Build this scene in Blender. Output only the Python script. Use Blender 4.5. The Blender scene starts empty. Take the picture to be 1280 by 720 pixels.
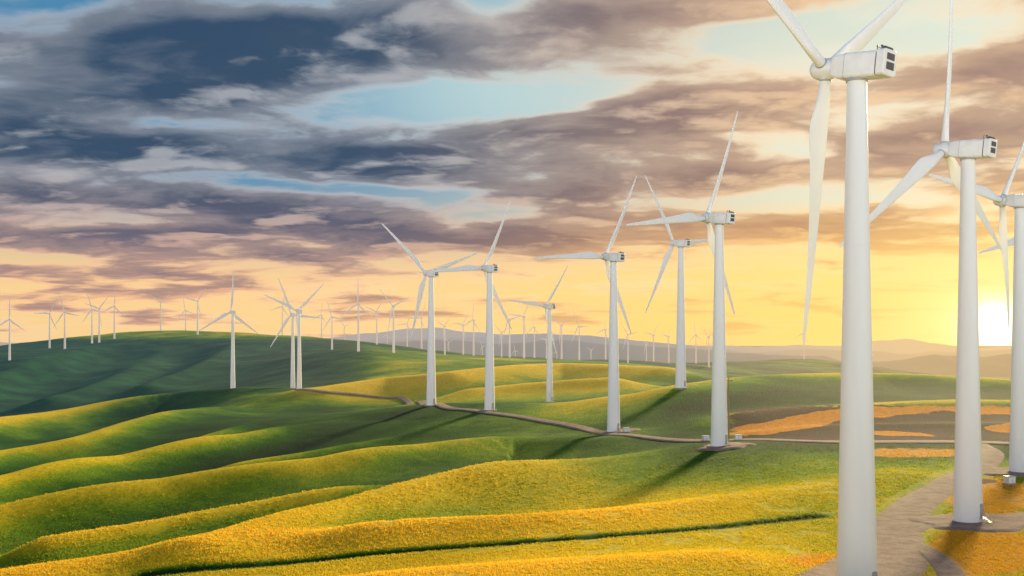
import bpy, bmesh, math, random
import numpy as np
from mathutils import Vector, Matrix
random.seed(7); rng = np.random.default_rng(5)
C = bpy.context.scene.collection
F, HY, ZC, CX = 1372.0, 430.0, 30.0, 640.0
R = math.radians
TH = 62.0

# ------------------------------------------------------------------ node helpers
class G:
    def __init__(s, nt): s.nt = nt
    def node(s, t, **kw):
        n = s.nt.nodes.new(t)
        for k, v in kw.items(): setattr(n, k, v)
        return n
    def put(s, sock, v):
        if isinstance(v, (int, float)): sock.default_value = v
        elif isinstance(v, tuple):
            sock.default_value = v + (1,) if (len(v) == 3 and len(sock.default_value) == 4) else v
        else: s.nt.links.new(v, sock)
    def m(s, op, a, b=None, c=None, clamp=False):
        n = s.node('ShaderNodeMath', operation=op, use_clamp=clamp)
        s.put(n.inputs[0], a)
        if b is not None: s.put(n.inputs[1], b)
        if c is not None: s.put(n.inputs[2], c)
        return n.outputs[0]
    def add(s, a, b): return s.m('ADD', a, b)
    def sub(s, a, b): return s.m('SUBTRACT', a, b)
    def mul(s, a, b): return s.m('MULTIPLY', a, b)
    def div(s, a, b): return s.m('DIVIDE', a, b)
    def ss(s, x, a, b, lo=0.0, hi=1.0):
        n = s.node('ShaderNodeMapRange', interpolation_type='SMOOTHSTEP')
        s.put(n.inputs[0], x); n.inputs[1].default_value = a; n.inputs[2].default_value = b
        n.inputs[3].default_value = lo; n.inputs[4].default_value = hi
        return n.outputs[0]
    def mix(s, f, a, b, mode='MIX'):
        n = s.node('ShaderNodeMix', data_type='RGBA', blend_type=mode)
        s.put(n.inputs[0], f); s.put(n.inputs[6], a); s.put(n.inputs[7], b)
        return n.outputs[2]
    def vec(s, x, y, z):
        n = s.node('ShaderNodeCombineXYZ')
        s.put(n.inputs[0], x); s.put(n.inputs[1], y); s.put(n.inputs[2], z); return n.outputs[0]
    def sep(s, v):
        n = s.node('ShaderNodeSeparateXYZ'); s.put(n.inputs[0], v); return n.outputs
    def vadd(s, a, b):
        n = s.node('ShaderNodeVectorMath', operation='ADD'); s.put(n.inputs[0], a); s.put(n.inputs[1], b); return n.outputs[0]
    def vmul(s, a, b):
        n = s.node('ShaderNodeVectorMath', operation='MULTIPLY'); s.put(n.inputs[0], a); s.put(n.inputs[1], b); return n.outputs[0]
    def noise(s, v, scale, detail=4, rough=.5, dist=0.0, col=False):
        n = s.node('ShaderNodeTexNoise'); s.put(n.inputs['Vector'], v)
        n.inputs['Scale'].default_value = scale; n.inputs['Detail'].default_value = detail
        n.inputs['Roughness'].default_value = rough; n.inputs['Distortion'].default_value = dist
        return n.outputs['Color'] if col else n.outputs['Fac']
    def ramp(s, f, stops):
        n = s.node('ShaderNodeValToRGB'); s.put(n.inputs[0], f)
        e = n.color_ramp.elements
        while len(e) < len(stops): e.new(.5)
        for i, (p, c) in enumerate(stops): e[i].position = p; e[i].color = c + (1,)
        return n.outputs[0]
    def gauss(s, x, y, cx, cy, rx, ry):
        a = s.div(s.sub(x, cx), rx); b = s.div(s.sub(y, cy), ry)
        return s.m('EXPONENT', s.mul(s.add(s.mul(a, a), s.mul(b, b)), -1.0))

def new_mat(name):
    m = bpy.data.materials.new(name); m.use_nodes = True; m.node_tree.nodes.clear()
    try: m.cycles.emission_sampling = 'NONE'
    except Exception: pass
    return m, G(m.node_tree)
def finish(g, shader, amt=6500.0, haze_tint=((.13, .26, .30), (.40, .40, .36), (.95, .62, .28))):
    # painted haze: a glowing tint mixed into the surface, stronger with world depth
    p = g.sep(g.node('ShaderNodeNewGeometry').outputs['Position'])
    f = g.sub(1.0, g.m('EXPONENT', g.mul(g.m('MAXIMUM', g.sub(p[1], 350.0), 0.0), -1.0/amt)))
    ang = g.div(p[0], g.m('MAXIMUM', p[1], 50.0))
    c = g.mix(g.ss(ang, -.42, .05), haze_tint[0], haze_tint[1]); c = g.mix(g.ss(ang, .05, .40), c, haze_tint[2])
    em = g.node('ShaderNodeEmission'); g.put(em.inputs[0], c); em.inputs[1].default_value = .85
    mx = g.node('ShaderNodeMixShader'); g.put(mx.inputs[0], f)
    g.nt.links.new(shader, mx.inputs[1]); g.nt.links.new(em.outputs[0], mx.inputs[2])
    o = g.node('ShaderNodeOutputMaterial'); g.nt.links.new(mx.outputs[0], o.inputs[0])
def bsdf(g, col, rough=.6, metal=0.0, normal=None, spec=.5):
    b = g.node('ShaderNodeBsdfPrincipled'); g.put(b.inputs['Base Color'], col); g.put(b.inputs['Roughness'], rough)
    b.inputs['Metallic'].default_value = metal; b.inputs['Specular IOR Level'].default_value = spec
    if normal is not None: g.nt.links.new(normal, b.inputs['Normal'])
    return b.outputs[0]
def bump(g, h, strength, dist):
    b = g.node('ShaderNodeBump'); b.inputs['Strength'].default_value = strength; b.inputs['Distance'].default_value = dist
    g.put(b.inputs['Height'], h); return b.outputs[0]
def pos(g): return g.node('ShaderNodeNewGeometry').outputs['Position']
def objco(g): return g.node('ShaderNodeTexCoord').outputs['Object']
SKYHAZE = ((.60, .46, .40), (.95, .68, .46), (1.0, .70, .32))
def simple(name, col, rough=.6, metal=0.0, var=.15, scale=1.0, streak=False, amt=6500.0, spec=.5):
    m, g = new_mat(name)
    v = objco(g)
    if streak: v = g.vmul(v, (1.0, 1.0, .08))
    n = g.noise(v, scale, 5, .6)
    c = g.mix(g.ss(n, .3, .75), tuple(min(.9, x*(1+var*.3)) for x in col), tuple(x*(1-var) for x in col))
    finish(g, bsdf(g, c, rough, metal, None, spec), amt, SKYHAZE); return m
M = {}
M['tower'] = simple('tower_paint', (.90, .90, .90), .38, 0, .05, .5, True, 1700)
# blades: matt gelcoat, plain diffuse
m, g = new_mat('blade_gelcoat')
n = g.noise(objco(g), .3, 4, .6)
df = g.node('ShaderNodeBsdfDiffuse'); g.put(df.inputs[0], g.mix(g.ss(n, .3, .75), (.90,.90,.90), (.86,.86,.85)))
finish(g, df.outputs[0], 1700, SKYHAZE); M['blade'] = m
M['nacelle'] = simple('nacelle_shell', (.88, .88, .87), .4, 0, .10, .7, False, 1700)
M['dark'] = simple('dark_grille', (.09, .09, .095), .6, 0, .3, 2, False, 1700)
M['grey'] = simple('grey_metal', (.30, .31, .32), .45, .4, .2, 2, False, 1700)
M['seam'] = simple('seam_grey', (.42, .42, .42), .6, 0, .2, 1, False, 1700)
M['concrete'] = simple('concrete', (.36, .33, .29), .85, 0, .3, 1.5)
M['cabinet'] = simple('cabinet_paint', (.62, .62, .58), .5, 0, .15, 1)
M['wood'] = simple('weathered_wood', (.36, .25, .12), .8, 0, .3, 3)

# ------------------------------------------------------------------ numeric noise
def vnoise(x, y, seed=0):
    xi = np.floor(x).astype(np.int64); yi = np.floor(y).astype(np.int64)
    xf = x-xi; yf = y-yi
    def h(a, b):
        n = (a*374761393 + b*668265263 + seed*974634777) & 0xffffffff
        n = ((n ^ (n >> 13))*1274126177) & 0xffffffff
        return ((n ^ (n >> 16)) & 0xffff)/65535.0
    u = xf*xf*xf*(xf*(xf*6-15)+10); v = yf*yf*yf*(yf*(yf*6-15)+10)
    return (h(xi, yi)*(1-u)+h(xi+1, yi)*u)*(1-v)+(h(xi, yi+1)*(1-u)+h(xi+1, yi+1)*u)*v*1.0 - .5
def fbm(x, y, o=4, seed=0):
    s = 0; a = 1.0
    for i in range(o):
        s = s + a*vnoise(x*2**i+i*17.3, y*2**i-i*9.1, seed+i); a *= .5
    return s

# ------------------------------------------------------------------ ridges: vertices (px, py, height relative to the eye), A, w, height factor at the last end
def cr(P, n=4):
    P = [np.array(p, float) for p in P]; Q = [2*P[0]-P[1]]+P+[2*P[-1]-P[-2]]; out = []
    for i in range(1, len(Q)-2):
        for k in range(n):
            t = k/n; a, b, c, d = Q[i-1:i+3]
            out.append(.5*((2*b)+(-a+c)*t+(2*a-5*b+4*c-d)*t*t+(-a+3*b-3*c+d)*t**3))
    out.append(P[-1]); return np.array(out)
RID = [
 ([(-150,745,-37),(0,712,-36),(200,674,-34),(450,650,-31.5),(700,640,-30),(950,615,-29),(1120,590,-28)], 5.2, 19, .3),
 ([(0,790,-33),(250,742,-30),(600,706,-27.5),(900,690,-27.5)], 2.8, 14, .6),
 ([(250,680,-34.5),(430,628,-33.5),(560,597,-32),(700,576,-30.8),(850,560,-29.5)], 9.0, 21, .35),
 ([(60,668,-41),(280,630,-38),(440,602,-35),(560,584,-33.3)], 6.0, 17, .1),
 ([(-150,668,-43),(0,637,-42),(200,604,-39),(400,578,-36),(520,560,-34),(640,548,-32.5),(740,548,-31)], 14.5, 28, .2),
 ([(-60,626,-44),(120,602,-42),(300,572,-38.5),(430,550,-35.5),(540,533,-33)], 8.0, 20, .1),
 ([(-150,632,-46),(0,606,-45),(150,578,-43),(300,548,-39),(380,531,-36.5),(440,520,-34)], 18.0, 35, .15),
 ([(-100,606,-48),(60,584,-46),(180,558,-43.5),(290,532,-40),(350,519,-38)], 10.0, 24, .1),
 ([(-150,590,-51),(0,563,-50),(110,544,-47),(250,510,-42),(340,499,-38.5)], 19.0, 40, .25),
 ([(-150,540,-54),(0,521,-52),(120,506,-48),(220,491,-40),(300,484,-34)], 19.0, 48, .4),
 ([(395,492,-36),(480,474,-27),(560,463,-20),(700,454,-16),(830,458,-17)], 17.0, 60, 1),
 ([(590,487,-27.5),(660,477,-23),(760,471,-20)], 11.0, 38, 1),
 ([(770,500,-25),(815,487,-20),(870,477,-17.3),(960,468,-15.5),(1100,466,-15.5),(1290,476,-18),(1450,484,-20)], 9.0, 46, 1),
 ([(930,516,-24),(1060,506,-22.5),(1200,500,-21.5),(1350,500,-21.5)], 3.4, 24, 1),
 ([(940,540,-27.5),(1060,530,-26),(1180,528,-25.5),(1320,528,-25.5)], 1.6, 14, 1),
 ([(-80,500,-58),(30,470,-42),(110,440,-14)], 17.0, 56, .6),
 ([(60,496,-54),(140,472,-40),(200,440,-12)], 17.0, 52, .6),
 ([(180,482,-44),(250,458,-28),(290,430,0)], 17.0, 52, .6),
]
def wpt(px, py, zr):
    d = -zr*F/(py-HY) if abs(py-HY) > 12 else 1650.0
    return ((px-CX)/F*d, d, -(py-HY)/F*d)
RP = []
for vs, A, w, e in RID:
    P = cr([wpt(*v) for v in vs], 4); RP.append((P[:, :2], A, w, e))
def pdist(x, y, P, reach, par=False):
    d2 = np.full(x.shape, 1e12); tt = np.zeros(x.shape)
    m = (x > P[:,0].min()-reach) & (x < P[:,0].max()+reach) & (y > P[:,1].min()-reach) & (y < P[:,1].max()+reach)
    if m.any():
        xs, ys = x[m], y[m]; best = np.full(xs.shape, 1e12); bt = np.zeros(xs.shape); N = len(P)-1
        for i in range(N):
            ax, ay = P[i]; bx, by = P[i+1]; dx, dy = bx-ax, by-ay; L = dx*dx+dy*dy+1e-9
            t = np.clip(((xs-ax)*dx+(ys-ay)*dy)/L, 0, 1)
            q = (xs-ax-t*dx)**2+(ys-ay-t*dy)**2
            bt = np.where(q < best, (i+t)/N, bt); best = np.minimum(best, q)
        d2[m] = best; tt[m] = bt
    return (np.sqrt(d2), tt) if par else np.sqrt(d2)
def smooth(x, a, b):
    t = np.clip((x-a)/(b-a), 0, 1); return t*t*(3-2*t)
def ridge(x, y):
    s = np.zeros_like(x); r = np.zeros_like(x)
    for P, A, w, e in RP:
        d, t = pdist(x, y, P, 5*w, True); d = d/w
        k = 1-(1-e)*smooth(t, .5, 1.0)
        p = np.exp(-1.5*(np.sqrt(d*d+.08)-.2828))*k; p = np.where(d > 1e4, 0, p)
        s += (A*p)**5; r = np.maximum(r, p)
    return s**.2, r

# ------------------------------------------------------------------ turbines in the photo
NEAR = [
 (1071,748,85,-65,43,'largest white wind turbine in the right foreground, its tower base below the picture edge'),
 (1210,652,186,-3,43,'second largest white wind turbine beside the gravel road, one blade straight up'),
 (1275,592,252,-86,43,'white wind turbine tower cut by the right picture edge beside the road'),
 (899,552,267,22,46,'tall white wind turbine just left of the tan pole, blade tip pointing up right'),
 (767,541,322,26,42,'white wind turbine at the road bend with one blade level to the left'),
 (612,512,335,24,40,'white wind turbine beside the ridge road, right hand one of the central pair'),
 (539,502,337,70,40,'white wind turbine with blades in a wide Y, left of the central pair'),
 (851,480,299,-37,42,'white wind turbine on the dark green hill behind the one beside the tan pole'),
]
FAR = [
 (12,441,381,0,'leftmost distant turbine on the far hill at the left picture edge'),
 (62,436,385,30,'second distant turbine from the left edge, on the far left hill'),
 (81,432,378,100,'third distant turbine from the left edge, on the far left hill'),
 (115,428,378,-20,'left one of the close pair of distant turbines on the far left hill'),
 (124,425,375,45,'right one of the close pair of distant turbines on the far left hill'),
 (143,422,374,5,'lone distant turbine just right of the close pair on the far left hill'),
 (201,416,373,55,'distant turbine standing alone on the highest crest of the far left hill'),
 (232,418,380,-15,'shorter one of two distant turbines right of the highest far left crest'),
 (247,417,368,40,'taller one of two distant turbines right of the highest far left crest'),
 (291,480,377,2,'mid distance turbine, one blade straight up, at the left end of the ridge road'),
 (353,425,380,15,'faint distant turbine behind the two overlapping mid distance turbines'),
 (366,484,384,95,'left one of two overlapping mid distance turbines beside the ridge road'),
 (374,487,379,50,'right one of two overlapping mid distance turbines beside the ridge road'),
 (402,424,385,10,'faint distant turbine just right of the two overlapping mid distance turbines'),
 (448,430,360,0,'tall thin distant turbine on the saddle right of the far left hill'),
 (492,447,378,70,'distant turbine left of the wide Y turbine, on the golden mid hill'),
 (527,440,393,25,'faint distant turbine just left of the wide Y turbine tower'),
 (592,446,391,5,'distant turbine standing between the two towers of the central pair'),
 (637,446,388,80,'distant turbine just right of the central pair'),
 (655,447,385,35,'second distant turbine right of the central pair, on the golden mid hill'),
 (668,447,402,0,'small distant turbine left of the short turbine on the golden hill'),
 (702,448,396,60,'distant turbine just right of the short turbine on the golden hill'),
 (757,452,405,15,'distant turbine half hidden behind the tower by the road bend'),
 (817,456,412,40,'small distant turbine left of the tower on the dark green hill'),
 (870,454,412,-10,'small distant turbine right of the tower on the dark green hill'),
 (1005,446,408,10,'single very faint turbine far off in the haze left of the largest tower'),
]
TINY = [(415,1500,.75),(431,2250,.6),(471,1700,.85),(484,2300,.5),(509,1900,.7),(556,1350,.6),(561,2350,.55),(579,1800,.85),(603,2300,.5),(627,1500,.6),
        (644,2350,.5),(683,1900,.6),(696,2350,.5),(724,1500,.8),(739,2300,.5),(785,1700,.75),(808,2300,.7),(836,1900,.8),(886,1750,.8)]
ORD = 'first second third fourth fifth sixth seventh eighth ninth tenth eleventh twelfth thirteenth fourteenth fifteenth sixteenth seventeenth eighteenth last'.split()
SPEC = []
for px, b, h, th, yaw, lab in NEAR: SPEC.append([px, b, (b-h), th, yaw, lab, 1.0, True])
SPEC.append([687,502,119,35,42,'short white wind turbine on the golden hill right of the central pair',.80,True])
for px, b, h, th, lab in FAR: SPEC.append([px, b, (b-h)*.95, th, 38+random.uniform(-9,9), lab, 1.0, False])
ctrl = []
for s in SPEC:
    d = F*TH*s[6]/s[2]; s.append(d); ctrl.append(((s[0]-CX)/F*d, d, -(s[1]-HY)/F*d))
for vs, A, w, e in RID:
    for v in vs: ctrl.append(wpt(*v))
def cd(px, d, z): ctrl.append(((px-CX)/F*d, d, z))
for a in [(640,100,-25),(1000,95,-26),(100,105,-30),(-200,120,-35),(1500,110,-27),(1450,180,-29),(1450,260,-28.5),
          (1180,330,-27.5),(1000,330,-27.5),(1350,360,-27),
          (1000,1000,-50),(1280,900,-52),(1150,1700,-85),(1400,1500,-80),(850,1300,-28),(1300,2300,-95),
          (-200,900,-58),(420,1050,-34),(-200,1500,-20),
          (0,1750,-10),(100,1850,8),(300,1850,20),(380,1800,12),(480,1800,2),(600,1900,-22),(750,1900,-30),
          (-250,2600,-60),(0,2600,-50),(300,2700,-50),(640,2700,-70),(900,2700,-80)]: cd(*a)
ctrl = np.array(ctrl)
def uv(x, y):
    yy = np.maximum(y, 85.0)
    a = np.clip(x/yy*F/400, -2.4, 2.4); b = np.log(yy)*2.4
    return a, b
ra, _ = ridge(ctrl[:,0].copy(), ctrl[:,1].copy())
ca, cb = uv(ctrl[:,0], ctrl[:,1])
def phi(r2): return .5*r2*np.log(r2+1e-9)
n = len(ctrl)
K = phi((ca[:,None]-ca)**2+(cb[:,None]-cb)**2)+.05*np.eye(n)
Pm = np.c_[np.ones(n), ca, cb]
sol = np.linalg.solve(np.block([[K, Pm],[Pm.T, np.zeros((3,3))]]), np.r_[ctrl[:,2]-ra, 0, 0, 0])
TRK = None
def height(x, y, full=False):
    x = np.asarray(x, float); y = np.asarray(y, float); sh = x.shape; x = x.ravel(); y = y.ravel()
    a, b = uv(x, np.minimum(y, 3500.0)); z = np.empty_like(x)
    for i in range(0, len(x), 50000):
        s = slice(i, i+50000)
        z[s] = phi((a[s,None]-ca)**2+(b[s,None]-cb)**2)@sol[:n]+sol[n]+sol[n+1]*a[s]+sol[n+2]*b[s]
    r, p = ridge(x, y)
    yy = np.maximum(y, 60)
    amp = np.clip(yy/420, .22, 4)
    z = z+r+amp*(.6*fbm(x/60, y/60, 2, 3)+.08*fbm(x/9, y/9, 2, 8))
    big = smooth(y, 900, 1400)*(1-smooth(y, 2200, 2800))
    z += big*6*fbm(x/260+3, y/200, 2, 11)
    t = smooth(y, 2500, 4200); z = z*(1-t)-115*t
    td = np.full(x.shape, 1e6)
    if TRK is not None:
        td = pdist(x, y, TRK, 12); z -= .45*np.exp(-(td/1.5)**2)
    z += ZC
    if full: return z.reshape(sh), p.reshape(sh), td.reshape(sh)
    return z.reshape(sh)
def h1(x, y): return float(height(np.array([x]), np.array([y]))[0])
YS = np.exp(np.linspace(math.log(85), math.log(2600), 900))
def hit(px, py):
    xs = (px-CX)/F*YS; zs = ZC-(py-HY)/F*YS
    h = height(xs, YS); k = np.argmax(zs < h)
    if not (zs < h).any(): k = len(YS)-1
    return xs[k], YS[k], h[k]
def soften(P, times):
    for _ in range(times):
        k = np.ones(9)/9; Pp = np.vstack([np.repeat(P[:1], 4, 0), P, np.repeat(P[-1:], 4, 0)])
        P = np.c_[np.convolve(Pp[:,0], k, 'valid'), np.convolve(Pp[:,1], k, 'valid')]
    return P
TRK = soften(cr([hit(*v)[:2] for v in [(150,724),(280,708),(420,696),(560,686),(700,675),(840,664),(950,653),(1045,643)]], 10), 3)

# ------------------------------------------------------------------ terrain mesh
rows = np.r_[np.linspace(-150, 55, 12), np.exp(np.linspace(math.log(60), math.log(2600), 800)), np.exp(np.linspace(math.log(2620), math.log(70000), 60))]
cols = np.r_[-5, -3.4, -2.3, -1.7, -1.3, np.linspace(-1.08, 1.08, 520), 1.3, 1.7, 2.3, 3.4, 5]
W = np.where(rows > 0, rows, 0)*.50+32
X = cols[None,:]*W[:,None]; Y = np.repeat(rows[:,None], len(cols), 1)
Z, PR, TD = height(X, Y, True)
nr, nc = X.shape
verts = np.c_[X.ravel(), Y.ravel(), Z.ravel()]
idx = np.arange(nr*nc).reshape(nr, nc)
faces = np.stack([idx[:-1,:-1], idx[:-1,1:], idx[1:,1:], idx[1:,:-1]], -1).reshape(-1, 4)
me = bpy.data.meshes.new('terrain')
me.vertices.add(len(verts)); me.vertices.foreach_set('co', verts.ravel())
me.loops.add(len(faces)*4); me.loops.foreach_set('vertex_index', faces.ravel().astype(np.int32))
me.polygons.add(len(faces)); me.polygons.foreach_set('loop_start', np.arange(0, len(faces)*4, 4, dtype=np.int32))
me.polygons.foreach_set('use_smooth', np.ones(len(faces), bool))
me.update(); me.validate()
# what grows where; crest gold and hollow green also paint in sun and shade
yv = np.maximum(Y, 50); PX = CX+F*X/yv; PY = HY-F*(Z-ZC)/yv
def gz(cx, cy, rx, ry, tilt=0.0, bow=0.0): return np.exp(-((PX-cx)/rx)**2-((PY-cy-tilt*(PX-cx)-bow*(PX-cx)**2)/ry)**2)
leftmid = (1-smooth(PX, 330, 560))*smooth(Y, 225, 300)
dry_lit = .10+.68*(1-.12*leftmid)*PR**(1.8+.5*leftmid)
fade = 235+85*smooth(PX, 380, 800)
dry_lit += .44*(1-smooth(Y, fade-85, fade))
dry_lit += .30*smooth(PX, 380, 480)*(1-smooth(PX, 800, 900))*smooth(Y, 560, 700)*(1-smooth(Y, 1300, 1700))
dry_lit += .12*smooth(PX, 480, 620)*(1-smooth(PX, 780, 860))*smooth(Y, 260, 330)*(1-smooth(Y, 560, 700))
dry_lit -= .12*smooth(PX, 790, 860)*smooth(Y, 340, 400)*(1-smooth(Y, 620, 900))
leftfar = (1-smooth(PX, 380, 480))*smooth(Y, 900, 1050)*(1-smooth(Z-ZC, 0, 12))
dry_lit = dry_lit*(1-.75*leftfar)
dry_lit += .40*smooth(Z-ZC, 2, 16)  # high far crest painted gold as if sunlit
dry_lit += .30*fbm(X/90, Y/90, 3, 21)*(1-leftfar)
dry_lit -= .80*np.exp(-(TD/1.7)**2)
dry_lit = np.clip(dry_lit, 0, 1)
field = np.exp(-((PX-1125)/225)**6-((PY-529)/(24))**4)*smooth(Y, 255, 290)
patch = 1.10*gz(965,534,70,7,-.10,.0006)+1.10*gz(1060,516,75,6.5,-.07,.0010)+1.10*gz(1215,509,90,7,.05,.0008)+1.05*gz(1275,534,50,7,-.05)+.85*gz(1120,542,55,3.5,.03)
soil = 1.1*gz(1240,620,55,22)+1.1*gz(1230,690,80,30)+.9*gz(1140,566,90,6)+.6*gz(1020,700,60,14)
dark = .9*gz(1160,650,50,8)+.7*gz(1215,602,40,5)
for nm, arr in (('dry_lit', dry_lit), ('soil', soil), ('dark', dark), ('cool', leftfar), ('field', field), ('patch', patch)):
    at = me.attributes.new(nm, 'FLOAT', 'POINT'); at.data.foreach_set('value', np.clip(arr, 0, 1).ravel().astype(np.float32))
RAMP = [(.0, (.004,.030,.006)), (.20, (.022,.095,.006)), (.40, (.17,.27,.008)), (.62, (.66,.48,.014)), (1.0, (.98,.59,.032))]  # low end kept very dark to put shade into the hollows
m, g = new_mat('hill_grass')
def attr(g, n_): return g.node('ShaderNodeAttribute', attribute_name=n_).outputs['Fac']
p = pos(g)
nA = g.noise(p, .03, 3, .5); nB = g.noise(p, .18, 5, .6); nC = g.noise(p, 1.6, 5, .75)
ps = g.vmul(p, (1.0, .45, 1.0)); nD = g.noise(ps, 1.0, 8, .80)
d = attr(g, 'dry_lit')
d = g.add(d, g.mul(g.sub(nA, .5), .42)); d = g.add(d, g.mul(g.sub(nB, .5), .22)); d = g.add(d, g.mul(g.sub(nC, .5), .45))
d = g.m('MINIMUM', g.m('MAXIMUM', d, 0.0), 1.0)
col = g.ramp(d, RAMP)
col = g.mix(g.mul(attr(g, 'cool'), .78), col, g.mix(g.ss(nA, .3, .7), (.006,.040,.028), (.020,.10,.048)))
sm = g.ss(g.add(attr(g, 'soil'), g.mul(g.sub(nB, .5), .9)), .32, .50)
col = g.mix(g.mul(sm, .92), col, g.mix(nD, (.85,.37,.025), (.62,.25,.025)))
fl = g.ss(g.add(attr(g, 'field'), g.mul(g.sub(nB, .5), .8)), .40, .55)
nP = g.noise(g.vmul(p, (1.0, .6, 1.0)), .07, 4, .6)
pt = g.ss(g.add(attr(g, 'patch'), g.mul(g.sub(nP, .5), 1.3)), .38, .48)
fcol = g.mix(pt, g.mix(nD, (.085,.032,.034), (.045,.019,.028)), g.mix(nD, (.82,.30,.012), (.60,.20,.012)))
col = g.mix(g.mul(fl, .95), col, fcol)
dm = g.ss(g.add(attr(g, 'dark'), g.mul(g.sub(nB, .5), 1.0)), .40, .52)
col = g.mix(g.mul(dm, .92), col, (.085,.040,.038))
col = g.mix(g.ss(nD, .44, .64, .0, .62), col, g.mix(.42, (.03,.05,.002), col))
hgt = g.add(g.mul(nC, .4), nD)
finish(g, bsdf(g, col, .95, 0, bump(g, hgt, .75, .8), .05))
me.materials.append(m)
terrain = bpy.data.objects.new('terrain', me); C.objects.link(terrain)
def struct(o): o['kind'] = 'structure'; return o
struct(terrain)

# ------------------------------------------------------------------ generic mesh building
def link(name, bm, mat, parent=None, smooth_ang=None):
    bmesh.ops.recalc_face_normals(bm, faces=bm.faces[:])
    me = bpy.data.meshes.new(name); bm.to_mesh(me); bm.free()
    me.materials.append(mat)
    if smooth_ang is not None:
        me.polygons.foreach_set('use_smooth', [True]*len(me.polygons))
        try: me.set_sharp_from_angle(angle=R(smooth_ang))
        except Exception: pass
    o = bpy.data.objects.new(name, me); C.objects.link(o)
    if parent: o.parent = parent
    return o
def loft(bm, rings, cap=True):
    vs = [[bm.verts.new(p) for p in r] for r in rings]; n_ = len(rings[0])
    for a, b in zip(vs[:-1], vs[1:]):
        for i in range(n_): bm.faces.new((a[i], a[(i+1)%n_], b[(i+1)%n_], b[i]))
    if cap: bm.faces.new(vs[0][::-1]); bm.faces.new(vs[-1])
def ringz(r, z, n_=40, cx=0, cy=0): return [(cx+r*math.cos(2*math.pi*i/n_), cy+r*math.sin(2*math.pi*i/n_), z) for i in range(n_)]
def box(bm, x0, x1, y0, y1, z0, z1, bev=0.0):
    r = bmesh.ops.create_cube(bm, size=1, matrix=Matrix.Translation(((x0+x1)/2,(y0+y1)/2,(z0+z1)/2))@Matrix.Diagonal((x1-x0,y1-y0,z1-z0,1)))
    if bev > 0:
        es = list({e for v in r['verts'] for e in v.link_edges})
        bmesh.ops.bevel(bm, geom=es, offset=bev, segments=2, affect='EDGES')
def tube(bm, a, b, r, n_=8):
    a = Vector(a); b = Vector(b); q = (b-a).to_track_quat('Z', 'Y'); L = (b-a).length
    loft(bm, [[tuple(a+q@Vector((r*math.cos(2*math.pi*i/n_), r*math.sin(2*math.pi*i/n_), z))) for i in range(n_)] for z in (0, L)])
def rrect(y, w, z0, z1, e=8.0, n_=48):
    out = []
    for i in range(n_):
        t = 2*math.pi*i/n_; c, s = math.cos(t), math.sin(t)
        out.append((w/2*math.copysign(abs(c)**(2/e), c), y, (z0+z1)/2+(z1-z0)/2*math.copysign(abs(s)**(2/e), s)))
    return out

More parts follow.
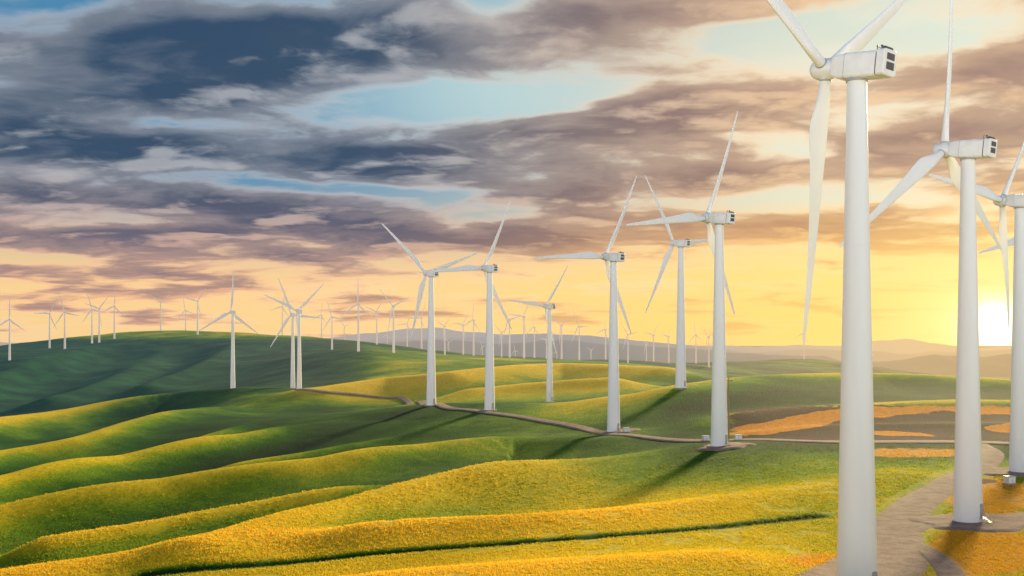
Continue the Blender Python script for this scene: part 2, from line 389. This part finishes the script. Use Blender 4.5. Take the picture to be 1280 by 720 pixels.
RB, RT = 2.35, 1.1
def tr(z): return RB+(RT-RB)*(z/60.4)**.92
ZH = TH
HUBY = 4.1
TILT = R(6.0)
def make_turbine():
    t = bpy.data.objects.new('wind_turbine', None); C.objects.link(t)
    bm = bmesh.new(); loft(bm, [ringz(tr(z), z, 96) for z in np.linspace(0, 60.4, 14)])
    tw = link('tower', bm, M['tower'], t, 40)
    for z in (20, 41):
        bm = bmesh.new(); r = tr(z); loft(bm, [ringz(r+.004, z-.05, 96), ringz(r+.014, z-.02, 96), ringz(r+.014, z+.02, 96), ringz(r+.004, z+.05, 96)])
        link('flange_ring', bm, M['tower'], tw, 40)
    bm = bmesh.new(); loft(bm, [ringz(1.24, 60.2, 40), ringz(1.30, 60.62, 40)]); link('yaw_collar', bm, M['seam'], tw, 30)
    bm = bmesh.new(); loft(bm, [ringz(3.2, -3, 40), ringz(3.2, .12, 40), ringz(3.1, .18, 40)]); link('foundation', bm, M['concrete'], t, 30)
    bm = bmesh.new(); box(bm, -.48, .48, -tr(2)-.10, -tr(2)+.35, 1.1, 3.3, .05); dr = link('door', bm, M['seam'], tw)
    bm = bmesh.new(); box(bm, .25, .33, -tr(2)-.16, -tr(2)-.104, 2.1, 2.3); link('door_handle', bm, M['dark'], tw)
    bm = bmesh.new()
    for k in range(5): box(bm, -.6, .6, -tr(1)-.25-.3*(5-k), -tr(1)+.05-.3*(5-k)-.003, .15+.19*k, .22+.19*k)
    box(bm, -.7, .7, -tr(1)-.248, -tr(1)+.2, 1.0, 1.08)
    for s in (-.66, .66):
        tube(bm, (s, -tr(1)-1.7, .2), (s, -tr(1)-1.7, 1.2), .03); tube(bm, (s, -tr(1)-.2, 1.05), (s, -tr(1)-.2, 2.1), .03)
        tube(bm, (s, -tr(1)-1.7, 1.2), (s, -tr(1)-.2, 2.1), .03)
    link('entry_steps', bm, M['grey'], t)
    # nacelle, tilted a few degrees so that the rotor end is the higher one
    piv = Vector((0, 0, ZH)); RX = Matrix.Rotation(TILT, 3, 'X')
    def tilt(o): o.rotation_euler = (TILT, 0, 0); o.location = piv-RX@piv
    bm = bmesh.new()
    secs = [(2.9,1.9,-1.0,.95),(2.7,2.3,-1.15,1.15),(1.9,2.7,-1.42,1.35),(.6,2.9,-1.5,1.45),(-3.0,2.9,-1.5,1.45),(-3.05,2.85,-1.45,1.40)]
    loft(bm, [rrect(y, w, ZH+a, ZH+b) for y, w, a, b in secs]); nac = link('nacelle', bm, M['nacelle'], t, 30); tilt(nac)
    bm = bmesh.new(); loft(bm, [rrect(-3.052, 2.6, ZH-1.3, ZH+1.30), rrect(-3.22, 2.6, ZH-1.3, ZH+1.30)]); link('service_gap', bm, M['dark'], nac, 30)
    bm = bmesh.new(); loft(bm, [rrect(y, w, ZH+a, ZH+b) for y, w, a, b in [(-3.23,2.95,-1.45,1.60),(-4.1,2.95,-1.4,1.60),(-4.2,2.8,-1.3,1.50)]]); rc = link('rear_housing', bm, M['nacelle'], nac, 30)
    bm = bmesh.new(); box(bm, -.85, .85, -4.25, -4.19, ZH-.7, ZH+.15, .02); link('rear_grille', bm, M['dark'], nac)
    bm = bmesh.new(); box(bm, -.85, .85, -4.25, -4.19, ZH+.40, ZH+1.15, .02); link('rear_grille', bm, M['dark'], nac)
    bm = bmesh.new(); box(bm, 1.44, 1.50, -3.95, -3.45, ZH-.7, ZH+1.0, .02); link('side_grille', bm, M['dark'], nac)
    bm = bmesh.new(); box(bm, -.7, .7, -2.2, -.8, ZH+1.40, ZH+1.56, .05); link('roof_hatch', bm, M['nacelle'], nac)
    bm = bmesh.new(); box(bm, -.9, .9, -3.95, -3.4, ZH+1.58, ZH+1.92, .06); link('roof_cooler', bm, M['dark'], nac)
    bm = bmesh.new(); loft(bm, [rrect(.9-.02, 2.91, ZH-1.51, ZH+1.46), rrect(.9+.02, 2.91, ZH-1.51, ZH+1.46)]); link('panel_seam', bm, M['seam'], nac)
    bm = bmesh.new(); tube(bm, (.5,-2.7,ZH+1.4), (.5,-2.7,ZH+2.2), .05); tube(bm, (-.5,-2.7,ZH+1.4), (-.5,-2.7,ZH+2.2), .05); tube(bm, (-.7,-2.7,ZH+1.95), (.7,-2.7,ZH+1.95), .04)
    box(bm, .39, .61, -2.8, -2.6, ZH+2.15, ZH+2.35); link('weather_mast', bm, M['dark'], nac)
    # rotor
    def ringy(r, y, n_=32): return [(r*math.cos(2*math.pi*i/n_), y, ZH+r*math.sin(2*math.pi*i/n_)) for i in range(n_)]
    bm = bmesh.new(); loft(bm, [ringy(.95, 2.8), ringy(1.15, 3.1), ringy(1.28, 3.6), ringy(1.28, 4.7), ringy(1.2, 4.9)]); hub = link('hub', bm, M['nacelle'], t, 40); tilt(hub)
    bm = bmesh.new(); loft(bm, [ringy(1.22*math.cos(a), 4.88+1.2*math.sin(a)) for a in np.linspace(0, 1.5, 9)]); link('nose_cone', bm, M['nacelle'], hub, 40)
    bm = bmesh.new(); rings = []; N_ = 20
    rs_ = np.linspace(0, 34, 341)
    def tab(T):
        v = np.interp(rs_, [a for a, _ in T], [b for _, b in T]); k = np.hanning(41); k /= k.sum()
        vp = np.r_[np.full(20, v[0]), v, np.full(20, v[-1])]; return np.convolve(vp, k, 'valid')
    tc_ = tab([(0,1.3),(2,1.3),(4,1.9),(5.5,2.5),(6.5,2.8),(8,2.75),(15,1.95),(24,1.25),(31.5,.7),(34,.45)])
    tt_ = tab([(0,1.3),(2,1.28),(4,1.0),(7,.7),(15,.44),(24,.28),(33,.14),(34,.12)])
    tm_ = tab([(0,0),(2,0),(6.5,1),(40,1)]); tw_ = tab([(0,14),(6,13),(14,7),(24,2),(34,0)])
    for r in np.r_[np.linspace(.9, 9, 15), np.linspace(10, 32.4, 16), 33.0, 33.35, 33.58]:
        tipf = math.sqrt(max(0.02, 1-max(0, (r-32.2)/1.4)**2))
        c = float(np.interp(r, rs_, tc_))*tipf; th = float(np.interp(r, rs_, tt_))*tipf; mm = float(np.interp(r, rs_, tm_)); tws = R(float(np.interp(r, rs_, tw_))+4)
        ring_ = []
        for i in range(N_):
            a = 2*math.pi*(i+.5)/N_; x = c*.5*math.cos(a); y = th*.5*math.sin(a)*(1-mm*.45*math.cos(a))
            x += mm*c*.22; y += mm*.06*th
            ring_.append((x*math.cos(tws)-y*math.sin(tws), x*math.sin(tws)+y*math.cos(tws)+.0012*r*r, r))
        rings.append(ring_)
    loft(bm, rings)
    b0 = link('blade', bm, M['blade'], t, None)
    bm = bmesh.new(); loft(bm, [ringz(.70, 1.2, 26), ringz(.73, 1.3, 26), ringz(.70, 1.4, 26)]); link('root_collar', bm, M['seam'], b0, 40)
    b0.location = piv+RX@Vector((0, HUBY, 0)); b0.rotation_mode = 'YXZ'
    for k in (1, 2):
        b = b0.copy(); C.objects.link(b); b.parent = t
        for ch in list(b0.children):
            c2 = ch.copy(); C.objects.link(c2); c2.parent = b
    return t
proto = make_turbine()
def turbine_copy(src, detail):
    r = src.copy(); C.objects.link(r)
    for ch in list(src.children):
        if not detail and ch.name.split('.')[0] in ('foundation', 'entry_steps'): continue
        c = ch.copy(); C.objects.link(c); c.parent = r
        if detail:
            for gch in list(ch.children):
                d_ = gch.copy(); C.objects.link(d_); d_.parent = c
    return r
def spin(o, th):
    for k, b in enumerate([c for c in o.children if c.name.split('.')[0] == 'blade']): b.rotation_euler = (TILT, R(th+120*k), 0)
objs = []
for i, s in enumerate(SPEC):
    o = proto if i == 0 else turbine_copy(proto, s[7])
    d_ = s[8]; x = (s[0]-CX)/F*d_
    far = not s[7]; tall = s[2] > 90
    o.location = (x, d_, h1(x, d_)-(2.0 if far else 0)); o.rotation_euler = (0, 0, R(s[4]))
    o.scale = (s[6],)*3
    if far: o.scale = (.86, .86, 1.0) if tall else (.70, .70, .92)
    o['label'] = s[5]; o['category'] = 'wind turbine'
    o['group'] = 'large wind turbines along the ridge road' if s[7] else 'distant wind turbines on the hills'
    spin(o, s[3]); objs.append((o, s))
for i, (px, d_, sc_) in enumerate(TINY):
    o = turbine_copy(proto, False); x = (px-CX)/F*d_
    o.location = (x, d_, h1(x, d_)-2); o.rotation_euler = (0, 0, R(38+random.uniform(-20,20))); o.scale = (sc_*.75, sc_*.75, sc_)
    o['label'] = 'tiny hazy turbine of the middle skyline, %s of the tiny ones from the left' % ORD[i]
    o['category'] = 'wind turbine'; o['group'] = 'tiny hazy turbines on the middle skyline'; spin(o, random.uniform(0, 120))
o = turbine_copy(proto, True); d_ = 372; x = (1299-CX)/F*d_
o.location = (x, d_, h1(x, d_)); o.rotation_euler = (0, 0, R(43))
o['label'] = 'white wind turbine mostly beyond the right edge, only hub and left blade showing'; o['category'] = 'wind turbine'
o['group'] = 'large wind turbines along the ridge road'; spin(o, -102)

# ------------------------------------------------------------------ roads
m, g = new_mat('gravel'); p = pos(g)
n1 = g.noise(p, .35, 5, .65); n2 = g.noise(p, 4.0, 4, .7)
c = g.mix(g.ss(n1, .3, .7), (.24,.155,.125), (.40,.28,.22)); c = g.mix(g.ss(n2, .35, .7, 0, .6), c, (.13,.085,.07))
finish(g, bsdf(g, c, .95, 0, bump(g, n2, .7, .15), .1)); M['gravel'] = m
BARE = []
def ribbon(name, pts, width, mat, n_=14, soft=0):
    W_ = [hit(*q[:2])[:2]+((q[2] if len(q) > 2 else width),) for q in pts]
    P = cr(W_, n_); wd = P[:,2]; P = soften(P[:,:2], soft)
    BARE.append((P, width*.5+1.0)); T = np.gradient(P, axis=0); T /= np.linalg.norm(T, axis=1)[:,None]+1e-9
    Nn = np.c_[-T[:,1], T[:,0]]
    wob = wd/2*(1+.10*fbm(np.arange(len(P))/4.0, np.zeros(len(P)), 2, 5))
    Q = P[:,None,:]+Nn[:,None,:]*np.linspace(-1, 1, 9)[None,:,None]*wob[:,None,None]
    z = height(Q[...,0], Q[...,1])
    lift = .08+.0008*np.abs(Q[...,1]); lift[:,0] -= .3; lift[:,-1] -= .3
    z = z+lift
    bm = bmesh.new(); vs = [[bm.verts.new((Q[i,j,0], Q[i,j,1], z[i,j])) for j in range(9)] for i in range(len(P))]
    for i in range(len(P)-1):
        for j in range(8): bm.faces.new((vs[i][j], vs[i+1][j], vs[i+1][j+1], vs[i][j+1]))
    return struct(link(name, bm, mat, None, 60))
ribbon('road', [(1070,735,16),(1098,706,14),(1110,682,11),(1121,656,9),(1150,626,8),(1192,601,7),(1227,583,6.5),(1239,567,6),(1222,556,6)], 9.5, M['gravel'], 24)
ribbon('road', [(1330,560,8),(1240,554,8),(1120,553,7.5),(1000,553,7.5),(900,551,6.5),(830,550),(770,544),(730,536),(690,529),(650,522),(615,517),(580,512),(545,507),(515,503),(485,499),(455,495),(425,492),(395,490),(365,488.5)], 5.4, M['gravel'], 14, 3)
ribbon('path', [(1124,668,5),(1148,655,7),(1180,649,8),(1215,652,8),(1260,648,6),(1330,640,5)], 7.0, M['gravel'], 10)
ribbon('path', [(1118,672,3),(1140,680,3.6),(1165,694,4),(1185,712,4),(1195,735,4)], 3.6, M['gravel'], 10)
def pad(cx, cy, r, sx=1.0):
    bm = bmesh.new(); rr = np.linspace(0, 1, 9); nn = 40
    th = np.arange(nn)*2*math.pi/nn
    rad = r*(1+.40*fbm(np.cos(th)*1.7+cx, np.sin(th)*1.7+cy, 3, 9))
    xs = cx+rr[:,None]*rad*np.cos(th)*sx; ys = cy+rr[:,None]*rad*np.sin(th)
    zs = height(xs, ys)+.12+.0009*cy; zs[-1] -= .4
    vs = [[bm.verts.new((xs[i,j], ys[i,j], zs[i,j])) for j in range(nn)] for i in range(1, 9)]
    c0 = bm.verts.new((cx, cy, zs[0,0]))
    for j in range(nn): bm.faces.new((c0, vs[0][j], vs[0][(j+1)%nn]))
    for i in range(7):
        for j in range(nn): bm.faces.new((vs[i][j], vs[i+1][j], vs[i+1][(j+1)%nn], vs[i][(j+1)%nn]))
    struct(link('gravel_pad', bm, M['gravel'], None, 60)); BARE.append((np.array([[cx-.1, cy], [cx+.1, cy]]), r*1.1))
for o, s in objs[:5]: pad(o.location.x+(1 if s[0] != 1071 else 3), o.location.y-1, 9.0 if s[0] > 1060 else 6.0, 1.3)

# ------------------------------------------------------------------ short grass on the nearer slopes
m, g = new_mat('grass_blades')
p = pos(g)
d = g.add(attr(g, 'dry_lit'), g.add(g.mul(g.sub(g.noise(p, .03, 3, .5), .5), .42), g.mul(g.sub(g.noise(p, .18, 5, .6), .5), .22)))
d = g.add(d, g.mul(g.sub(g.noise(p, .9, 4, .7), .5), .40)); d = g.m('MINIMUM', g.m('MAXIMUM', d, 0.0), 1.0)
col = g.ramp(d, RAMP)
col = g.mix(g.mul(g.ss(attr(g, 'soil'), .25, .6), .8), col, (.80,.37,.025))
df = g.node('ShaderNodeBsdfDiffuse'); g.put(df.inputs[0], col); tl = g.node('ShaderNodeBsdfTranslucent'); g.put(tl.inputs[0], g.mix(.3, col, (.80,.65,.12)))
mx = g.node('ShaderNodeMixShader'); mx.inputs[0].default_value = .36
g.nt.links.new(df.outputs[0], mx.inputs[1]); g.nt.links.new(tl.outputs[0], mx.inputs[2]); finish(g, mx.outputs[0])
NT = 250000
yy = np.exp(rng.uniform(math.log(92), math.log(310), NT)); xx = rng.uniform(-.54, .54, NT)*yy
fr = np.interp(yy, rows, np.arange(len(rows))); Wy = yy*.50+32
fc = np.interp(xx/Wy, cols, np.arange(len(cols)))
i0 = np.clip(fr.astype(int), 0, nr-2); j0 = np.clip(fc.astype(int), 0, nc-2); fi = fr-i0; fj = fc-j0
def samp(A): return (A[i0,j0]*(1-fi)*(1-fj)+A[i0+1,j0]*fi*(1-fj)+A[i0,j0+1]*(1-fi)*fj+A[i0+1,j0+1]*fi*fj)
zz = samp(Z); dd = samp(dry_lit); so = samp(np.clip(soil,0,1)); fi_ = samp(field); dk = samp(dark); tdd = samp(np.minimum(TD, 50))
keep = (fi_ < .25) & (dk < .3) & (tdd > 1.1) & (vnoise(xx/3.1, yy/4.5, 77)+.5*vnoise(xx/11, yy/16, 78) > -.36)
keep &= rng.random(NT) > smooth(yy, 190, 310)*.95
for P, wdt in BARE: keep &= pdist(xx, yy, P, wdt+3) > wdt
for o, s in objs[:5]: keep &= (xx-o.location.x)**2+(yy-o.location.y)**2 > 16
xx, yy, zz, dd, so = xx[keep], yy[keep], zz[keep], dd[keep], so[keep]; nt = len(xx)
sz = (.17+.15*rng.random(nt))*(yy/150)**.6
NB = 3; V = np.zeros((nt, NB*3, 3))
for b in range(NB):
    an = rng.uniform(0, 2*math.pi, nt); bw = sz*.32; hh = sz*rng.uniform(.45, .9, nt); ln = sz*rng.uniform(.2, .7, nt); la = rng.uniform(0, 2*math.pi, nt)
    ox = rng.normal(0, .8, nt)*sz; oy = rng.normal(0, .8, nt)*sz
    cx_, sx_ = np.cos(an), np.sin(an)
    V[:,b*3,:] = np.c_[xx+ox-cx_*bw, yy+oy-sx_*bw, zz-.05]
    V[:,b*3+1,:] = np.c_[xx+ox+cx_*bw, yy+oy+sx_*bw, zz-.05]
    V[:,b*3+2,:] = np.c_[xx+ox+ln*np.cos(la), yy+oy+ln*np.sin(la), zz+hh]
gm = bpy.data.meshes.new('meadow_grass'); nv = nt*NB*3
gm.vertices.add(nv); gm.vertices.foreach_set('co', V.reshape(-1))
gm.loops.add(nv); gm.loops.foreach_set('vertex_index', np.arange(nv, dtype=np.int32))
gm.polygons.add(nv//3); gm.polygons.foreach_set('loop_start', np.arange(0, nv, 3, dtype=np.int32)); gm.update(); gm.validate()
for nm, arr in (('dry_lit', dd), ('soil', so)):
    at = gm.attributes.new(nm, 'FLOAT', 'POINT'); at.data.foreach_set('value', np.repeat(np.clip(arr, 0, 1), NB*3).astype(np.float32))
gm.materials.append(m); go = bpy.data.objects.new('meadow_grass', gm); C.objects.link(go)
go['label'] = 'golden and green meadow grass tufts covering the nearer slopes'; go['category'] = 'grass'; go['kind'] = 'stuff'

# ------------------------------------------------------------------ transformer cabinets, pole
def cabinet():
    t = bpy.data.objects.new('transformer_cabinet', None); C.objects.link(t)
    bm = bmesh.new(); box(bm, -1.5, 1.5, -1.1, 1.1, -1.0, .2); link('plinth', bm, M['concrete'], t)
    bm = bmesh.new(); box(bm, -1.25, 1.25, -.85, .85, .2, 1.95, .05); bd = link('body', bm, M['cabinet'], t)
    bm = bmesh.new(); box(bm, -1.4, 1.4, -1.0, 1.0, 1.953, 2.1, .05); link('roof', bm, M['cabinet'], t)
    for s in (-1, 1):
        bm = bmesh.new(); box(bm, s*.6-.54, s*.6+.54, -.90, -.845, .35, 1.8, .01); dr = link('door', bm, M['nacelle'], t)
        bm = bmesh.new(); box(bm, s*.15-.03, s*.15+.03, -.95, -.903, 1.0, 1.25); link('handle', bm, M['dark'], dr)
    bm = bmesh.new()
    for k in range(5): box(bm, 1.24, 1.28, -.5, .5, .9+k*.15, .98+k*.15)
    link('vent', bm, M['dark'], t)
    return t
def copytree(src):
    r = src.copy(); C.objects.link(r)
    for ch in list(src.children):
        c = ch.copy(); C.objects.link(c); c.parent = r
        for q in list(ch.children):
            d_ = q.copy(); C.objects.link(d_); d_.parent = c
    return r
cab0 = cabinet()
for i, (px, py, rz, lab) in enumerate([(783,541,.2,'pale transformer cabinet right of the tower base at the road bend'),
        (923,551,-.1,'pale transformer cabinet right of the tan pole beside the tall turbine'),
        (882,552,.3,'pale transformer cabinet left of the tall turbine base beside the road'),
        (1262,606,.4,'pale transformer cabinet near the right edge beside the road')]):
    o = cab0 if i == 0 else copytree(cab0); x, y, z = hit(px, py); o.scale = (.8, .8, .8)
    o.location = (x, y, z+.15); o.rotation_euler = (0, 0, rz); o['label'] = lab; o['category'] = 'electrical cabinet'; o['group'] = 'cabinets at the tower bases'
x, y, z = hit(911, 551)
t = bpy.data.objects.new('utility_pole', None); C.objects.link(t); t.location = (x, y, z)
bm = bmesh.new(); loft(bm, [ringz(.24, -1, 14), ringz(.14, 19, 14)]); link('post', bm, M['wood'], t, 40)
bm = bmesh.new(); box(bm, -1.1, 1.1, -.25, -.145, 18.0, 18.2); ca_ = link('crossarm', bm, M['wood'], t)
for s in (-1, 0, 1):
    bm = bmesh.new(); loft(bm, [ringz(.06, 18.2, 10, s*.95, -.2), ringz(.09, 18.3, 10, s*.95, -.2), ringz(.05, 18.45, 10, s*.95, -.2)]); link('insulator', bm, M['grey'], ca_, 40)
t['label'] = 'slender tan wooden pole right beside the tall turbine tower near the road'; t['category'] = 'pole'

# ------------------------------------------------------------------ distant hills
m, g = new_mat('far_hill'); p = pos(g)
c = g.mix(g.noise(p, .0015, 6, .6), (.03,.05,.05), (.20,.17,.09))
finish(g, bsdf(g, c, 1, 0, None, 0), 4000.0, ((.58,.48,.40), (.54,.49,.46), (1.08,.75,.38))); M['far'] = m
def far_hill(pro, dep, seed, thick):
    pxs = np.linspace(pro[0][0], pro[-1][0], 260); cy = np.interp(pxs, [a for a, _ in pro], [b for _, b in pro])
    cy = cy+2.4*fbm(pxs/34, np.zeros_like(pxs), 4, seed)
    top = ZC+(HY-cy)/F*dep; bm = bmesh.new(); rws = []
    for v in np.linspace(-1, 1, 21):
        yy = dep+v*thick; pf = (math.cos(v*math.pi)+1)/2
        xs = (pxs-CX)/F*dep; zz = -115+(top+115)*pf+ (1-abs(v))*abs(v)*300*fbm(xs/900, np.full_like(xs, yy/900), 4, seed+3)
        rws.append([bm.verts.new((a, yy, b)) for a, b in zip(xs, zz)])
    for a, b in zip(rws[:-1], rws[1:]):
        for i in range(259): bm.faces.new((a[i], a[i+1], b[i+1], b[i]))
    struct(link('distant_hills', bm, M['far'], None, 60))
far_hill([(200,444),(380,436),(440,432),(500,427),(545,424),(590,428),(640,430),(700,424),(760,430),(850,436),(930,441),(1010,448)], 5200, 1, 1300)
far_hill([(380,436),(440,426),(520,423),(600,421),(680,416),(740,421),(820,430),(900,438)], 9500, 12, 1800)
far_hill([(820,462),(900,452),(960,444),(1030,450),(1100,452),(1170,443),(1230,446),(1300,441),(1400,448),(1600,460)], 4600, 2, 900)
far_hill([(900,448),(960,442),(1040,438),(1100,441),(1150,446),(1210,440),(1290,436),(1400,442),(1600,450)], 8000, 31, 1400)
far_hill([(780,448),(900,438),(1000,432),(1060,433),(1100,425),(1130,423),(1160,429),(1220,436),(1280,433),(1400,436),(1600,446)], 14000, 5, 2600)
far_hill([(-300,430),(-100,424),(50,428),(200,421),(400,424),(490,414),(545,409),(600,416),(680,424),(800,430),(1000,438)], 18000, 9, 2600)

# ------------------------------------------------------------------ sky
SAZ, SEL = 28.0, 15.0
w = bpy.data.worlds.new('World'); bpy.context.scene.world = w; w.use_nodes = True; w.node_tree.nodes.clear(); g = G(w.node_tree)
tc = g.node('ShaderNodeTexCoord').outputs['Generated']; x, y, z = g.sep(tc)
az = g.mul(g.m('ARCTAN2', x, y), 57.2958); el = g.mul(g.m('ARCSINE', z), 57.2958)
den = g.add(g.m('MAXIMUM', z, 0.0), .12)
q = g.vec(g.mul(g.div(x, den), 1.0), g.mul(g.div(y, den), 1.2), 0.0)
wv = g.noise(q, 1.2, 4, .5, 0, True)
qw = g.vadd(q, g.vmul(g.vadd(wv, (-.5,-.5,-.5)), (.50,.42,.0)))
def cloudn(v): return g.noise(v, 1.65, 9, .54)
n1 = cloudn(qw)
n2 = cloudn(g.vadd(qw, (.05, .12, 0)))
def px2(px, py): return math.degrees(math.atan((px-CX)/F)), math.degrees(math.atan((HY-py)/F))
B = None
for px, py, rx, ry, amp in [(350,56,310,46,.48),(190,112,190,36,.30),(770,14,120,28,.30),(60,160,160,32,.18),(300,205,330,32,.30),(160,262,260,24,.20),(840,152,190,28,.36),(930,228,200,24,.32),
                            (100,310,220,20,.22),(470,285,260,24,.28),(680,298,180,16,.22),(30,24,80,28,-.44),(620,16,80,30,-.28),(580,126,190,16,-.30),(1060,65,160,44,-.24),(440,150,120,12,-.10),
                            (1130,255,110,20,-.12),(900,350,320,18,-.22),(600,362,260,12,-.14),(40,230,100,8,-.16),(230,165,90,8,-.14),(430,240,130,8,-.18),(200,348,200,9,.16),(60,380,160,8,.08),
                            (1230,105,130,28,.28),(1150,185,150,22,.28),(1180,300,200,11,.24),(1000,278,180,12,.20),(950,20,90,16,.20)]:
    a, e = px2(px, py); t_ = g.mul(g.gauss(az, el, a, e, rx/24.0, ry/24.0), amp); B = t_ if B is None else g.add(B, t_)
B = g.sub(B, g.mul(g.ss(el, 3.0, .5), .12))
c = g.add(g.mul(g.sub(n1, .5), 1.45), g.add(B, .45))
dens = g.ss(c, .31, .58)
tR = g.ss(az, -9.0, 16.0)
low = g.ss(el, 9.5, 2.0)
clear = g.mix(tR, (.05,.23,.42), (.56,.68,.60))
clear = g.mix(g.gauss(az, el, 0.0, 13.5, 10.0, 5.0), clear, (.44,.64,.68))
clear = g.mix(g.mul(g.gauss(az, el, 12.0, 11.5, 9.0, 4.0), .7), clear, (.92,.80,.56))
clear = g.mix(g.ss(el, 9.0, 2.5), clear, g.mix(tR, (.98,.66,.30), (1.08,.66,.17)))
clear = g.mix(g.mul(g.ss(n1, .42, .62), .30), clear, (.95,.84,.68))
nis = g.node('ShaderNodeTexSky', sky_type='NISHITA', sun_disc=False, sun_elevation=R(SEL), sun_rotation=R(SAZ))
clear = g.mix(.08, clear, g.mix(1.0, nis.outputs[0], (.1,.1,.1), 'MULTIPLY'))
shade = g.mix(tR, (.034,.070,.132), (.36,.22,.18)); shade = g.mix(g.mul(low, .85), shade, g.mix(tR, (.21,.16,.22), (.74,.32,.10)))
lit = g.mix(tR, (.56,.57,.60), (1.08,.74,.42)); lit = g.mix(g.mul(low, .9), lit, g.mix(tR, (1.10,.54,.26), (1.14,.66,.18)))
mid = g.mix(.29, shade, lit)
thin = g.mix(g.ss(c, .40, .57), lit, mid); thin = g.mix(g.ss(c, .54, .80), thin, shade)
edge = g.ss(g.sub(n1, n2), .01, .13)
cl = g.mix(g.mul(edge, .58), thin, lit)
n3 = g.noise(qw, 4.2, 7, .56)
cl = g.mix(g.ss(n3, .50, .77, 0, .26), cl, g.mix(.60, cl, lit))
sky = g.mix(g.mul(dens, .96), clear, cl)
ga, ge = px2(1243, 409)
glow = g.gauss(az, el, ga, ge, 9.0, 4.6); glow1 = g.gauss(az, el, ga, ge, 3.6, 2.8); glow2 = g.gauss(az, el, ga, ge, 1.05, 1.0); glow3 = g.gauss(az, el, ga, ge, 26.0, 3.2)
sky = g.mix(g.mul(glow3, .62), sky, (1.14,.72,.19))
sky = g.mix(g.mul(glow, .68), sky, (1.28,.86,.26))
sky = g.mix(g.mul(glow1, .64), sky, (1.6,1.20,.50))
sky = g.mix(glow2, sky, (3.0,2.7,2.0))
back = g.ss(y, .25, -.45)  # unseen sky behind the eye, brightened as fill for the towers
sky = g.mix(back, sky, g.mix(g.ss(z, 0, .30), (3.0,3.0,3.0), (.20,.27,.40)))
zen = g.mul(g.ss(z, .35, .7), g.sub(1.0, back)); sky = g.mix(zen, sky, (.13,.21,.37))
bg = g.node('ShaderNodeBackground'); g.put(bg.inputs[0], sky); bg.inputs[1].default_value = 1.0
o = g.node('ShaderNodeOutputWorld'); w.node_tree.links.new(bg.outputs[0], o.inputs[0])

# ------------------------------------------------------------------ sun and camera
L = bpy.data.lights.new('sun', 'SUN'); L.energy = 9.5; L.angle = R(8.0); L.color = (1.0, .82, .44)
lo = bpy.data.objects.new('sun', L); C.objects.link(lo)
sd = Vector((math.sin(R(SAZ))*math.cos(R(SEL)), math.cos(R(SAZ))*math.cos(R(SEL)), math.sin(R(SEL))))
lo.rotation_euler = (-sd).to_track_quat('-Z', 'Y').to_euler()
cam = bpy.data.cameras.new('camera'); cam.sensor_width = 36; cam.lens = 36*F/1280; cam.shift_y = (HY-360)/1280
cam.clip_start = .5; cam.clip_end = 120000
co = bpy.data.objects.new('camera', cam); C.objects.link(co); co.location = (0, 0, ZC); co.rotation_euler = (R(90), 0, 0)
sc = bpy.context.scene; sc.camera = co
sc.view_settings.view_transform = 'Standard'; sc.view_settings.look = 'None'; sc.view_settings.exposure = 0
